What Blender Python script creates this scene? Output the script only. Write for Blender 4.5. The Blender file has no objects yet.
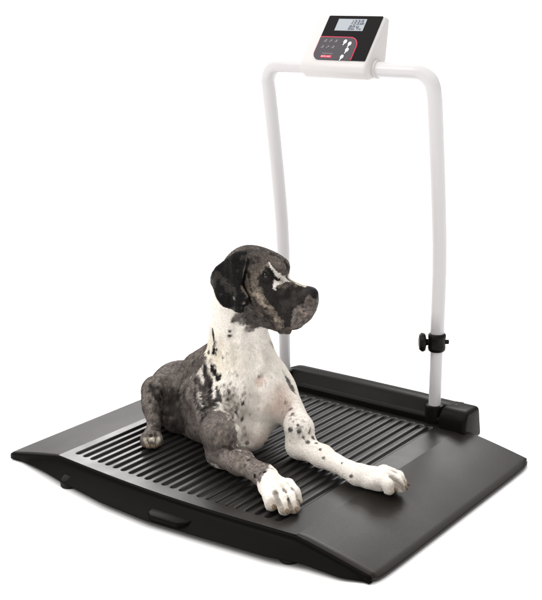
import bpy, bmesh, math, random
import numpy as np
from mathutils import Vector, Matrix, noise
from mathutils.bvhtree import BVHTree

# ------------------------------------------------------------------ camera, world, lights, exposure
scene = bpy.context.scene
COL = scene.collection
F_PX, PX0, PY0 = 1089.105, 328.763, 388.304          # focal length and optical axis in photo pixels (542 x 600)
CAM = np.array([2.06009, -1.71509, 1.18276])
CD = np.array([-0.54065565, 0.76866942, -0.3418169])
CR = np.array([0.81793654, 0.57530845, 0.0])
CU = np.cross(CR, CD)
cam = bpy.data.cameras.new('camera')
camo = bpy.data.objects.new('camera', cam)
COL.objects.link(camo)
camo.matrix_world = Matrix(((CR[0], CU[0], -CD[0], CAM[0]), (CR[1], CU[1], -CD[1], CAM[1]),
                            (CR[2], CU[2], -CD[2], CAM[2]), (0, 0, 0, 1)))
cam.sensor_fit = 'VERTICAL'
cam.sensor_height = 24.0
cam.lens = 24.0 * F_PX / 600.0
cam.shift_x = -(PX0 - 271.0) / 600.0
cam.shift_y = (PY0 - 300.0) / 600.0
cam.clip_start = 0.05
cam.clip_end = 500
scene.camera = camo

world = bpy.data.worlds.new('World')
scene.world = world
world.use_nodes = True
wn, wl_ = world.node_tree.nodes, world.node_tree.links
bg = wn['Background']
tc = wn.new('ShaderNodeTexCoord')
sp = wn.new('ShaderNodeSeparateXYZ')
mr = wn.new('ShaderNodeMapRange')                     # made-up surround: bright overhead, dim low down to keep black plastic dark
mr.inputs['From Min'].default_value = 0.22; mr.inputs['From Max'].default_value = 0.75
mr.inputs['To Min'].default_value = 0.16; mr.inputs['To Max'].default_value = 2.12
mr.interpolation_type = 'SMOOTHSTEP'
dp = wn.new('ShaderNodeVectorMath'); dp.operation = 'DOT_PRODUCT'
dp.inputs[1].default_value = (-0.95, 0.30, 0.0)
mr2 = wn.new('ShaderNodeMapRange')
mr2.inputs['From Min'].default_value = -1; mr2.inputs['From Max'].default_value = 1
mr2.inputs['To Min'].default_value = 0.62; mr2.inputs['To Max'].default_value = 1.30
mu = wn.new('ShaderNodeMath'); mu.operation = 'MULTIPLY'
wl_.new(tc.outputs['Generated'], sp.inputs[0]); wl_.new(sp.outputs['Z'], mr.inputs['Value'])
wl_.new(tc.outputs['Generated'], dp.inputs[0]); wl_.new(dp.outputs['Value'], mr2.inputs['Value'])
mr3 = wn.new('ShaderNodeMapRange'); mr3.interpolation_type = 'SMOOTHSTEP'   # glowing horizon band, added to keep the background white
mr3.inputs['From Min'].default_value = 0.02; mr3.inputs['From Max'].default_value = 0.045
mr3.inputs['To Min'].default_value = 1.15; mr3.inputs['To Max'].default_value = 0.0
mx_ = wn.new('ShaderNodeMath'); mx_.operation = 'MAXIMUM'
wl_.new(sp.outputs['Z'], mr3.inputs['Value']); wl_.new(mr3.outputs['Result'], mx_.inputs[0])
wl_.new(mu.outputs[0], mx_.inputs[1])
wl_.new(mr.outputs['Result'], mu.inputs[0]); wl_.new(mr2.outputs['Result'], mu.inputs[1])
wl_.new(mx_.outputs[0], bg.inputs['Strength'])
bg.inputs['Color'].default_value = (1.0, 0.985, 0.975, 1)

def area(name, loc, target, size, power, color=(1, 1, 1)):
    l = bpy.data.lights.new(name, 'AREA'); l.shape = 'RECTANGLE'
    l.size, l.size_y = size; l.energy = power; l.color = color
    o = bpy.data.objects.new(name, l); COL.objects.link(o)
    o.location = loc
    o.rotation_euler = (Vector(target) - Vector(loc)).to_track_quat('-Z', 'Y').to_euler()
    return o
area('key_softbox', (-0.9, -1.6, 2.3), (0.4, 0.3, 0.3), (1.0, 1.0), 26, (1, .97, .93))
area('back_softbox', (-1.55, 1.50, 1.0), (0.1, 0.05, 0.06), (0.7, 0.6), 14, (1, .96, .97))
area('ramp_softbox', (-0.32, 2.9, 1.80), (0.87, 0.38, 0.04), (1.0, .7), 22, (1, .98, .96))

scene.view_settings.view_transform = 'Standard'
scene.view_settings.look = 'None'
scene.view_settings.exposure = 0
scene.view_settings.gamma = 1
scene.cycles.max_bounces = 6

# ------------------------------------------------------------------ helpers
def at_z(px, py, z):
    v = CD * F_PX + CR * (px - PX0) - CU * (py - PY0)
    return CAM + v * (z - CAM[2]) / v[2]
def at_s(px, py, s):
    v = CD * F_PX + CR * (px - PX0) - CU * (py - PY0)
    return CAM + v * s / F_PX

def mat(name, color=(.5, .5, .5), rough=.5, spec=.5, metal=0., bump=None, vary=0., vary_scale=30):
    m = bpy.data.materials.new(name); m.use_nodes = True
    nt = m.node_tree; b = nt.nodes['Principled BSDF']
    b.inputs['Base Color'].default_value = (*color, 1)
    b.inputs['Roughness'].default_value = rough
    b.inputs['Specular IOR Level'].default_value = spec
    b.inputs['Metallic'].default_value = metal
    tcn = nt.nodes.new('ShaderNodeTexCoord')
    if bump:
        n = nt.nodes.new('ShaderNodeTexNoise'); n.inputs['Scale'].default_value = bump[0]
        n.inputs['Detail'].default_value = 4
        bp = nt.nodes.new('ShaderNodeBump'); bp.inputs['Strength'].default_value = bump[1]
        bp.inputs['Distance'].default_value = bump[2]
        nt.links.new(tcn.outputs['Object'], n.inputs['Vector'])
        nt.links.new(n.outputs['Fac'], bp.inputs['Height'])
        nt.links.new(bp.outputs['Normal'], b.inputs['Normal'])
    if vary:
        n = nt.nodes.new('ShaderNodeTexNoise'); n.inputs['Scale'].default_value = vary_scale
        n.inputs['Detail'].default_value = 6
        r = nt.nodes.new('ShaderNodeMapRange')
        r.inputs['To Min'].default_value = rough - vary; r.inputs['To Max'].default_value = rough + vary
        r.inputs['From Min'].default_value = .3; r.inputs['From Max'].default_value = .7
        nt.links.new(tcn.outputs['Object'], n.inputs['Vector'])
        nt.links.new(n.outputs['Fac'], r.inputs['Value'])
        nt.links.new(r.outputs['Result'], b.inputs['Roughness'])
    return m

def link_mesh(name, verts, faces, m, parent=None, smooth=True, bevel=0., segs=3, auto=None):
    me = bpy.data.meshes.new(name)
    me.from_pydata([tuple(map(float, v)) for v in verts], [], faces)
    me.update()
    bm = bmesh.new(); bm.from_mesh(me)
    bmesh.ops.recalc_face_normals(bm, faces=bm.faces)
    if bevel:
        es = [e for e in bm.edges if len(e.link_faces) == 2 and e.calc_face_angle(0) > math.radians(25)]
        bmesh.ops.bevel(bm, geom=es, offset=bevel, segments=segs, profile=.5, affect='EDGES', clamp_overlap=True)
    bm.to_mesh(me); bm.free()
    if m: me.materials.append(m)
    if smooth:
        for p in me.polygons: p.use_smooth = True
        if auto is not None: me.set_sharp_from_angle(angle=math.radians(auto))
    o = bpy.data.objects.new(name, me); COL.objects.link(o)
    if parent: o.parent = parent
    return o

def empty(name, loc, **props):
    o = bpy.data.objects.new(name, None); COL.objects.link(o); o.location = loc
    o.empty_display_size = .05
    for k, v in props.items(): o[k] = v
    return o

def tube(pts, radii, n=28, cap=True):
    pts = [Vector(map(float, p)) for p in pts]
    V, Fc = [], []
    up = Vector((0.01, 1, 0.02))
    for i, p in enumerate(pts):
        t = (pts[min(i+1, len(pts)-1)] - pts[max(i-1, 0)]).normalized()
        a = (up - t * up.dot(t))
        if a.length < 1e-3: a = Vector((1, 0, 0)) - t * t.x
        a.normalize(); b = t.cross(a); up = a
        rr = radii[i] if hasattr(radii, '__len__') else radii
        for k in range(n):
            an = 2*math.pi*k/n
            V.append(p + a*math.cos(an)*rr + b*math.sin(an)*rr)
    for i in range(len(pts)-1):
        for k in range(n):
            Fc.append((i*n+k, i*n+(k+1) % n, (i+1)*n+(k+1) % n, (i+1)*n+k))
    if cap:
        Fc.append(tuple(range(n-1, -1, -1))); Fc.append(tuple((len(pts)-1)*n+k for k in range(n)))
    return V, Fc

def smooth_path(ctrl, n=12):
    """Catmull-Rom through control points"""
    c = [np.array(p, float) for p in ctrl]
    c = [2*c[0]-c[1]] + c + [2*c[-1]-c[-2]]
    out = []
    for i in range(1, len(c)-2):
        for k in range(n):
            t = k/n
            out.append(.5*((2*c[i]) + (-c[i-1]+c[i+1])*t + (2*c[i-1]-5*c[i]+4*c[i+1]-c[i+2])*t*t
                           + (-c[i-1]+3*c[i]-3*c[i+1]+c[i+2])*t**3))
    out.append(c[-2]); return out

def prism(poly_yz, x0, x1):
    n = len(poly_yz)
    V = [(x0, y, z) for y, z in poly_yz] + [(x1, y, z) for y, z in poly_yz]
    Fc = [tuple(range(n)), tuple(range(2*n-1, n-1, -1))]
    for i in range(n):
        j = (i+1) % n; Fc.append((i, j, n+j, n+i))
    return V, Fc

def box(c, s):
    V = [(c[0]+sx*s[0]/2, c[1]+sy*s[1]/2, c[2]+sz*s[2]/2) for sx in (-1, 1) for sy in (-1, 1) for sz in (-1, 1)]
    return V, [(0, 1, 3, 2), (4, 6, 7, 5), (0, 4, 5, 1), (2, 3, 7, 6), (0, 2, 6, 4), (1, 5, 7, 3)]

def lathe(c, axis, prof, n=40):
    """prof: list of (radius, distance along axis)"""
    ax = Vector(axis).normalized(); a = ax.orthogonal().normalized(); b = ax.cross(a); c = Vector(c)
    V, Fc = [], []
    for r, h in prof:
        for k in range(n):
            an = 2*math.pi*k/n
            V.append(c + ax*h + (a*math.cos(an)+b*math.sin(an))*r)
    for i in range(len(prof)-1):
        for k in range(n):
            Fc.append((i*n+k, i*n+(k+1) % n, (i+1)*n+(k+1) % n, (i+1)*n+k))
    Fc.append(tuple(range(n-1, -1, -1))); Fc.append(tuple((len(prof)-1)*n+k for k in range(n)))
    return V, Fc

# ------------------------------------------------------------------ setting
m_floor = mat('white_studio_floor', (.93, .93, .93), .9, .0)
R = 60
fl = link_mesh('ground', [(R*math.cos(a*math.pi/32), R*math.sin(a*math.pi/32), 0) for a in range(64)],
               [tuple(range(64))], m_floor, smooth=False)
fl['kind'] = 'structure'; fl['label'] = 'seamless white studio floor running back into white'

# ------------------------------------------------------------------ the platform scale
WL, WP, WR, D, H = 0.1995, 0.7662, 0.2087, 0.7582, 0.058
TOE = 0.017
m_deck = mat('black_deck', (.010, .0088, .0084), .33, .40, bump=(900, .25, .0006), vary=.05, vary_scale=14)
m_ramp = mat('black_grained_ramp', (.0135, .0108, .0092), .33, .17, bump=(800, .5, .0005), vary=.03, vary_scale=9)
m_skirt = mat('black_skirt', (.0035, .0033, .0028), .42, .03, bump=(350, .12, .0006))
m_black = mat('black_plastic', (.006, .0055, .005), .38, .12, bump=(500, .15, .0005))
m_rubber = mat('black_rubber', (.008, .008, .008), .75, .2)
m_white = mat('white_powder_coat', (.60, .585, .59), .28, .45, bump=(700, .06, .0003))
m_hous = mat('white_console_plastic', (.60, .58, .57), .36, .35, bump=(900, .05, .0002))

sc = empty('platform_scale', (WP/2, D/2, 0),
           label='black ribbed wheelchair platform scale with white handrail and digital display, the dog lying on it',
           category='scale')
bpy.context.view_layer.update()
def scale_part(name, V, Fc, m, parent=None, **kw):
    o = link_mesh(name, V, Fc, m, **kw)
    p = parent or sc
    o.parent = p
    off = sc.location
    o.matrix_parent_inverse = Matrix.Translation(-off)
    return o

def b1(x):
    return .018*math.sin(math.pi*min(max(x/WP, 0), 1)) if 0 < x < WP else 0.
bot_px = [(58, 479), (100, 501), (144, 519), (200, 536), (268, 556), (300, 562), (340, 573)]
bot_pts = [at_z(a, b, .02) for a, b in bot_px]
bx = [-WL-.001] + [p[0] for p in bot_pts] + [WP+WR+.001]
by = [.006] + [p[1] for p in bot_pts] + [.006]
def b2(x): return float(np.interp(x, bx, by))
def ztop(x):
    if x < 0: return H + (TOE-H)*(-x/WL)
    if x > WP: return H + (TOE-H)*((x-WP)/WR)
    return H
def zbot(x):
    e = min((x+WL)/.17, (WP+WR-x)/.17, 1)
    return .005 + .015*max(e, 0)

# deck: a height field with round-ended grooves
NG, PITCH = 24, .0285
gx0 = .034
gx = [gx0 + PITCH*i for i in range(NG)]
def deck_grid():
    xs = [0.]
    x = 0.
    while x < WP-1e-4:
        x += .0017 if .02 < x < .715 else .008
        xs.append(min(x, WP))
    ys = [i*.0018 for i in range(28)] + list(np.linspace(.055, .690, 24)) + [.692+i*.0018 for i in range(30)]
    ys = [y for y in ys if y < D-.001] + [D]
    V, Fc = [], []
    for y in ys:
        for x in xs:
            w = max(0, 1-y/.2); yy = y - b1(x)*w*w
            z = H
            gi = int(round((x-gx0)/PITCH)); gi = min(max(gi, 0), NG-1)
            dx = x-gx[gi]
            y0, y1 = .034, .722
            dy = y0+.007-y if y < y0+.007 else (y-(y1-.007) if y > y1-.007 else 0)
            dd = math.hypot(dx, dy) - .0068
            t = min(max(.5 - dd/.0036, 0), 1); t = t*t*(3-2*t)
            z -= .0075*t
            if x < .02: z -= .0
            V.append((x, yy, z))
    nx = len(xs)
    for j in range(len(ys)-1):
        for i in range(nx-1):
            Fc.append((j*nx+i, j*nx+i+1, (j+1)*nx+i+1, (j+1)*nx+i))
    return V, Fc
V, Fc = deck_grid()
scale_part('deck', V, Fc, m_deck)
# deck underside / frame so it has a body
V, Fc = box((WP/2, D/2+.004, .0325), (WP-.02, D-.03, .026))
scale_part('base_frame', V, Fc, m_rubber, smooth=False)

def ramp(name, xa, xb):
    """sheet from the fold (xa, z=H) to the toe (xb, z=TOE) with raised rims and a rounded toe"""
    V, Fc = [], []
    us = list(np.linspace(0, 1, 26)); vs = [0, .004, .008, .012, .016, .022, .03] + list(np.linspace(.06, .94, 12)) + [.975, 1]
    for u in us:
        for v in vs:
            x = xa+(xb-xa)*u; z = H+(TOE-H)*u
            yd = v*D
            rim = 0.
            if name == 'right_rim':
                pass
            if xb > xa:
                rim = .0042*math.exp(-((yd-.0055)/.0045)**2)*min(1, u*6+.2)
            z += .002*math.sin(math.pi*u) + rim - (.0035 if v == 0 else 0) 
            c = .012*max(0, (u-.93)/.07)**2 * (math.exp(-yd/.02)+math.exp(-(D-yd)/.02))
            V.append((x-(c if xb > xa else -c), yd, z - (.003*max(0, (u-.95)/.05)**2)))
    nv = len(vs); nu = len(us)
    for i in range(nu-1):
        for j in range(nv-1):
            Fc.append((i*nv+j, (i+1)*nv+j, (i+1)*nv+j+1, i*nv+j+1))
    # toe nose
    s = 1 if xb > xa else -1
    base = len(V)
    prof = [(.0025, -.002), (.0035, -.005), (.002, -.009), (-.006, -.0115)]
    for (px_, pz_) in prof:
        for j in range(nv):
            x, y, z = V[(nu-1)*nv+j]
            V.append((x+s*px_, y, z+pz_))
    rows = [(nu-1)*nv] + [base+k*nv for k in range(len(prof))]
    for a, b in zip(rows, rows[1:]):
        for j in range(nv-1):
            Fc.append((a+j, b+j, b+j+1, a+j+1))
    return V, Fc
V, Fc = ramp('r', WP+.0001, WP+WR); scale_part('ramp', V, Fc, m_ramp)
V, Fc = ramp('l', -.0001, -WL); scale_part('ramp', V, Fc, m_ramp)

# front skirt: one moulded apron from toe to toe with a rolled upper lip
def skirt(front=True):
    e_ = .011 if front else .022
    xs = list(np.linspace(-WL+e_, WP+WR-e_, 90)); V, Fc = [], []
    prof = [(0, .0, .006, .0), (0, .0, .0, -.0012), (0, -.003, 0, -.0005), (0, -.0055, 0, -.0035), (0, -.006, 0, -.008)]
    rows = 0
    for x in xs:
        zt, zb = ztop(x), zbot(x)
        if front:
            yt, yb = -b1(x), min(b2(x), .004)
        else:
            yt, yb = 0, -.012
        col = [(yt+.004, zt-.0015), (yt, zt+.0004), (yt-.003, zt-.0002), (yt-.0055, zt-.0028)]
        y_s, z_s = yt-.0062, min(zt-.007, zt)
        for k in range(9):
            t = k/8
            col.append((y_s+(min(yb, y_s)-y_s)*t**1.3, z_s+(zb-z_s)*t))
        yl = min(yb, y_s)
        col += [(yl-.0015, zb-.001) if z_s > zb+.004 else (yl, zb-.0005), (yl+.004, zb-.002), (yl+.02, zb-.001)]
        for y, z in col:
            V.append((x, y if front else D - y, z - .0012))
        rows = len(col)
    for i in range(len(xs)-1):
        for j in range(rows-1):
            Fc.append((i*rows+j, i*rows+j+1, (i+1)*rows+j+1, (i+1)*rows+j))
    Fc.append(tuple(range(rows))); Fc.append(tuple((len(xs)-1)*rows+j for j in range(rows)))
    return V, Fc
V, Fc = skirt(); scale_part('side_skirt', V, Fc, m_skirt)
V, Fc = skirt(False); scale_part('side_skirt', V, Fc, m_skirt)

# rubber feet: two show under the front skirt, two stand at the back
for (a, b) in ((66, 486), (286, 561)):
    p = at_z(a, b, .004)
    V, Fc = lathe((p[0], p[1]+.012, 0), (0, 0, 1), [(.020, 0), (.0225, .003), (.0225, .012), (.019, .022), (.012, .03)])
    scale_part('rubber_foot', V, Fc, m_rubber)
for x in (.06, .70):
    V, Fc = lathe((x, .70, 0), (0, 0, 1), [(.020, 0), (.0225, .003), (.0225, .012), (.019, .022), (.012, .03)])
    scale_part('rubber_foot', V, Fc, m_rubber)

# carrying handle on the front skirt: a moulded trapezoid lip
pa, pb = at_z(147, 514, .030), at_z(184, 525, .030)
mid = (pa+pb)/2; tdir = (pb-pa)/np.linalg.norm(pb-pa); L = np.linalg.norm(pb-pa)
ctrl = [mid-tdir*L*.56+np.array([0, .022, .012]), mid-tdir*L*.50+np.array([0, .006, .006]), mid-tdir*L*.36+np.array([0, -.012, -.004]),
        mid+tdir*L*.36+np.array([0, -.012, -.004]), mid+tdir*L*.50+np.array([0, .006, .006]), mid+tdir*L*.56+np.array([0, .022, .012])]
plan = [mid-tdir*L*.60+np.array([0, .035, 0]), mid-tdir*L*.52+np.array([0, .004, 0]), mid-tdir*L*.36+np.array([0, -.010, 0]),
        mid+tdir*L*.36+np.array([0, -.010, 0]), mid+tdir*L*.52+np.array([0, .004, 0]), mid+tdir*L*.60+np.array([0, .035, 0])]
V = [(p[0], p[1], .034) for p in plan]+[(p[0], p[1]+.004, .013) for p in plan]
n = len(plan)
Fc = [tuple(range(n)), tuple(range(2*n-1, n-1, -1))]+[(i, (i+1) % n, n+(i+1) % n, n+i) for i in range(n)]
scale_part('carry_handle', V, Fc, m_skirt, bevel=.004, segs=3, auto=50)

# rear rail housing
m_rail = mat('black_rail_plastic', (.0055, .005, .0045), .36, .08, bump=(450, .12, .0006), vary=.05, vary_scale=12)
def housing():
    V, Fc = [], []
    prof = lambda k: [(.744, H-.012), (.744, H+.016), (.750, H+.022), (.757, H+.024), (.770, H+.022+.022*k), (.778, H+.028+.024*k),
                      (.790, H+.031+.024*k), (.826, H+.027+.024*k), (.834, H+.018+.02*k), (.838, .008)]
    xs = [(.145, .45), (.150, .7), (.162, .9), (.178, 1), (.40, 1.05), (.60, 1.05), (.635, 1.0), (.65, .92), (.66, .88), (.70, .88), (.712, .9), (.735, .98)]
    for x, k in xs:
        for y, z in prof(k): V.append((x, y, z))
    m = 10
    for i in range(len(xs)-1):
        for j in range(m-1): Fc.append((i*m+j, i*m+j+1, (i+1)*m+j+1, (i+1)*m+j))
        Fc.append((i*m+m-1, i*m, (i+1)*m, (i+1)*m+m-1))
    Fc.append(tuple(range(m))); Fc.append(tuple((len(xs)-1)*m+j for j in range(m)))
    return V, Fc
V, Fc = housing(); scale_part('rail_housing', V, Fc, m_rail, bevel=.003, segs=2, auto=50)
V, Fc = prism([(.726, .050), (.732, .094), (.752, .113), (.825, .110), (.832, .02), (.76, .02)], .704, .786)
V = [(x + (.006 if z < .06 and x > .75 else 0), y, z) for x, y, z in V]
scale_part('rail_end_block', V, Fc, m_rail, bevel=.013, segs=5, auto=60)

# handrail: lower posts, adjustable collar, bent upper rail
XL, XR, YP = .153, .675, .765
for x in (XL, XR):
    V, Fc = tube([(x, YP, .06), (x, YP, .30)], .0172, 32)
    scale_part('lower_post', V, Fc, m_white, auto=40)
    V, Fc = lathe((x, YP, .052), (0, 0, 1), [(.027, 0), (.026, .050), (.0235, .055), (.0175, .056)])
    scale_part('post_socket', V, Fc, m_rail, auto=40)
def rail_path():
    rr = .052; z1, yt = 1.0-.001, .700
    def post(x, up=True):
        zs = [.275, .38, .48, .56, .64, .72, .80, .88, .93]
        out = []
        for z in zs:
            t = min(max((z-.50)/.50, 0), 1); out.append((x, YP - (YP-yt)*t**1.25, z))
        return out
    L_ = post(XL); R_ = post(XR)[::-1]
    arcL, arcR = [], []
    for k in range(1, 9):
        a = math.pi/2*k/8
        arcL.append((XL+rr-rr*math.cos(a), yt+.0055*(1-k/8), z1-rr+rr*math.sin(a)))
        arcR.append((XR-rr+rr*math.cos(a), yt+.0055*(1-k/8), z1-rr+rr*math.sin(a)))
    top = [(x, yt, z1) for x in np.linspace(XL+rr+.03, XR-rr-.03, 6)]
    return L_ + arcL + top + arcR[::-1] + R_
V, Fc = tube(rail_path(), .0193, 36)
scale_part('handrail', V, Fc, m_white)
for x in (XL, XR):
    V, Fc = lathe((x, YP, .264), (0, 0, 1), [(.0205, 0), (.0235, .003), (.0245, .012), (.0235, .016), (.0235, .034), (.0245, .038), (.0245, .046), (.021, .050)])
    c = scale_part('clamp_collar', V, Fc, m_black, auto=45)
    # knob on the platform side, pointing left-forward, bolt end on the other side
    ax = Vector((-.80, -.6, 0.0)).normalized()
    V, Fc = tube([(x, YP, .289), tuple(Vector((x, YP, .289))+ax*.034)], .009, 18)
    k = scale_part('knob_boss', V, Fc, m_black, parent=c); k.matrix_parent_inverse = Matrix.Identity(4)
    V, Fc = lathe(Vector((x, YP, .289))+ax*.029, ax, [(.010, 0), (.0235, .003), (.0262, .008), (.0262, .013), (.021, .019), (.010, .021)], 48)
    V = [Vector(v) for v in V]
    cc = Vector((x, YP, .289))
    for i, v in enumerate(V):                       # fluted grip
        rel = v-cc; al = ax*rel.dot(ax); rad = rel-al
        if rad.length > .02:
            an = (i % 48)/48*2*math.pi
            V[i] = cc+al+rad*(1-.07*(.5+.5*math.cos(an*8)))
    k = scale_part('knob', V, Fc, m_black, parent=c, auto=50); k.matrix_parent_inverse = Matrix.Identity(4)
    V, Fc = lathe(Vector((x, YP, .289))-ax*.022, -ax, [(.007, 0), (.007, .009), (.005, .011)], 6)
    k = scale_part('bolt', V, Fc, m_black, parent=c, auto=30); k.matrix_parent_inverse = Matrix.Identity(4)

# ------------------------------------------------------------------ display console
m_panel = mat('console_panel_black', (.006, .0045, .005), .3, .06)
m_pad = mat('keypad_charcoal', (.042, .036, .046), .35, .3)
m_red = mat('keypad_red', (.62, .02, .07), .4, .3)
m_key = mat('keypad_print_white', (.72, .74, .76), .4, .3)
m_keydim = mat('keypad_print_grey', (.26, .25, .27), .4, .3)
m_lcd = mat('lcd_grey', (.34, .37, .40), .25, .4)
m_seg = mat('lcd_segment', (.06, .065, .11), .3, .3)
CX0, CX1 = .300, .507
poly = [(.674, .972), (.652, .992), (.6535, 1.012), (.747, 1.128), (.768, 1.120), (.752, 1.02), (.733, .978)]
V, Fc = prism(poly, CX0, CX1)
con = scale_part('display_console', V, Fc, m_hous, bevel=.011, segs=5, auto=70)
for x, w in ((CX1-.004, .012), (CX0-.006, .010)):
    V, Fc = tube([(x, .700, .999), (x+w, .700, .999)], .0235, 32)
    o = scale_part('tube_collar', V, Fc, m_hous, parent=con, bevel=.002, segs=2, auto=40); o.matrix_parent_inverse = Matrix.Identity(4)
# panel coordinates: u along x, v up the sloped face
p0 = np.array([0, .6535, 1.012]); p1 = np.array([0, .747, 1.128])
vd = (p1-p0)/np.linalg.norm(p1-p0); nd = np.array([0, -vd[2], vd[1]])
def on_panel(u, v, off): return p0 + vd*v + nd*off + np.array([u, 0, 0])
def panel_poly(name, pts, off, th, m, parent=None, bev=0):
    n = len(pts)
    V = [on_panel(u, v, off) for u, v in pts] + [on_panel(u, v, off-th) for u, v in pts]
    Fc = [tuple(range(n)), tuple(range(2*n-1, n-1, -1))]+[(i, (i+1) % n, n+(i+1) % n, n+i) for i in range(n)]
    o = scale_part(name, V, Fc, m, parent=parent or con, smooth=False, bevel=bev, segs=2)
    o.matrix_parent_inverse = Matrix.Identity(4)
    return o
def rrect(u0, v0, u1, v1, r=(0, 0, 0, 0), n=8):
    out = []
    for (cu, cv, a0, rr) in ((u1-r[0], v0+r[0], -90, r[0]), (u1-r[1], v1-r[1], 0, r[1]), (u0+r[2], v1-r[2], 90, r[2]), (u0+r[3], v0+r[3], 180, r[3])):
        for k in range(n+1 if rr else 1):
            a = math.radians(a0+90*k/n); out.append((cu+rr*math.cos(a), cv+rr*math.sin(a)))
    return out
PU0, PU1, PV0, PV1 = .335, .500, .010, .1445
panel = panel_poly('panel', rrect(PU0, PV0, PU1, PV1, (.002, .002, .003, .022)), .0018, .002, m_panel)
def pp(name, pts, m, lvl):
    o = panel_poly(name, pts, .0018+lvl*.0004, .0003, m, parent=con); return o
pp('keypad_border', rrect(PU0-.0002, PV0+.0008, .4585, .0800, (.001, .030, .001, .0215), 12), m_red, 1)
pp('keypad', rrect(PU0+.001, PV0-.0004, .4558, .0775, (.001, .0275, .001, .021), 12), m_pad, 2)
lcd = pp('display_screen', rrect(.3690, .0985, .4560, .1345), m_lcd, 1)
# seven segment digits
SEG = {'0': 'abcdef', '1': 'bc', '3': 'abgcd', '8': 'abcdefg', '6': 'acdefg', '4': 'fgbc'}
def digit(ch, u, v, w, h, t, out):
    sl = .18
    def q(a, b, c, d):
        out.append([(u+x+(y)*sl, v+y) for x, y in ((a, b), (c, b), (c, d), (a, d))])
    S = SEG[ch]; g = t*.25
    if 'a' in S: q(t*.6, h-t, w-t*.6, h)
    if 'g' in S: q(t*.6, h/2-t/2, w-t*.6, h/2+t/2)
    if 'd' in S: q(t*.6, 0, w-t*.6, t)
    if 'f' in S: q(0, h/2+g, t, h-g)
    if 'e' in S: q(0, g, t, h/2-g)
    if 'b' in S: q(w-t, h/2+g, w, h-g)
    if 'c' in S: q(w-t, g, w, h/2-g)
quads = []
for row, (txt, v0, u0) in enumerate((('133.0', .1175, .4085), ('80.4', .1010, .4095))):
    u = u0
    for ch in txt:
        if ch == '.':
            quads.append([(u-.001, v0), (u+.0008, v0), (u+.0008, v0+.002), (u-.001, v0+.002)]); u += .0018
        else:
            digit(ch, u, v0, .0068, .0135, .0017, quads); u += .0098
def multi(name, quads, m, lvl):
    V, Fc = [], []
    for q in quads:
        b = len(V); off = .0018+lvl*.0004
        V += [on_panel(a, c, off) for a, c in q]; Fc.append(tuple(range(b, b+len(q))))
    o = scale_part(name, V, Fc, m, parent=con, smooth=False); o.matrix_parent_inverse = Matrix.Identity(4)
    return o
multi('display_digits', quads, m_seg, 3)
# function icons: six dim marks in two rows
ic = []
for r_, (v, u0) in enumerate(((.0625, .3520), (.0440, .3500))):
    for k in range(3):
        u = u0 + k*.0165
        w, h = .0085, .0075
        ic.append([(u, v), (u+w*.35, v), (u+w*.62, v+h*.5), (u+w*.3, v+h*.45)])
        ic.append([(u+w*.45, v+h*.35), (u+w, v+h*.55), (u+w*.95, v+h), (u+w*.55, v+h*.95)])
        if k != 1: ic.append([(u+w*.6, v), (u+w, v), (u+w, v+h*.3), (u+w*.6, v+h*.25)])
multi('function_icons', ic, m_keydim, 3)
# four bright key symbols on the right: round head with a small tail
kk = []
def disc(u, v, a, b, n=18): return [(u+a*math.cos(2*math.pi*i/n), v+b*math.sin(2*math.pi*i/n)) for i in range(n)]
for (u, v, t) in ((.4185, .0650, 1), (.4345, .0590, 1), (.4340, .0405, 1), (.4275, .0195, 1)):
    kk.append(disc(u, v, .0052, .0062))
    kk.append([(u-.0042, v-.0112), (u-.0012, v-.0112), (u+.0005, v-.0055), (u-.003, v-.0055)])
multi('key_symbols', kk, m_key, 3)
def text(name, s, u, v, size, m, lvl, sx=1.):
    cu = bpy.data.curves.new(name, 'FONT'); cu.body = s; cu.size = size; cu.align_x = 'LEFT'
    o = bpy.data.objects.new(name, cu); COL.objects.link(o)
    bpy.context.view_layer.update()
    me = bpy.data.meshes.new_from_object(o.evaluated_get(bpy.context.evaluated_depsgraph_get()))
    COL.objects.unlink(o); bpy.data.objects.remove(o)
    V = [on_panel(u+p.co.x*sx, v+p.co.y, .0018+lvl*.0004) for p in me.vertices]
    Fc = [tuple(p.vertices) for p in me.polygons]
    o = scale_part(name, V, Fc, m, parent=con, smooth=False); o.matrix_parent_inverse = Matrix.Identity(4)
text('display_unit', 'lb', .4470, .1178, .0085, m_seg, 3)
text('display_unit', 'kg', .4410, .1020, .0085, m_seg, 3)
text('maker_lettering', 'healthweigh', .3625, .0258, .0068, m_keydim, 3)
pp('red_label', rrect(.3620, .0150, .3960, .0222), m_red, 3)
text('label_lettering', 'RICE LAKE', .3632, .0163, .0062, m_key, 4.5, 1.0)

# ------------------------------------------------------------------ DOG: implicit body turned into one continuous mesh
VX = .0027
LO = np.array([.00, .015, .052]); HI = np.array([.90, .66, .66])
N = np.ceil((HI-LO)/VX).astype(int)
FLD = np.full(N, 1.0, np.float32)
DECKZ = H+.0002
def sub(lo, hi):
    a = np.clip(((np.array(lo)-LO)/VX).astype(int)-1, 0, N-1); b = np.clip(((np.array(hi)-LO)/VX).astype(int)+2, 1, N)
    if np.any(b <= a): return None
    xs = [LO[i]+VX*np.arange(a[i], b[i], dtype=np.float32) for i in range(3)]
    g = np.meshgrid(*xs, indexing='ij', sparse=True)
    return (slice(a[0], b[0]), slice(a[1], b[1]), slice(a[2], b[2])), g
def blend(sl, d, k, op='add'):
    a = FLD[sl]; d = d.astype(np.float32)
    if op == 'add':
        if k > 0:
            h = np.maximum(k-np.abs(a-d), 0)/k; FLD[sl] = np.minimum(a, d)-h*h*k*.25
        else: FLD[sl] = np.minimum(a, d)
    else:
        d = -d
        h = np.maximum(k-np.abs(a-d), 0)/k; FLD[sl] = np.maximum(a, d)+h*h*k*.25
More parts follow.
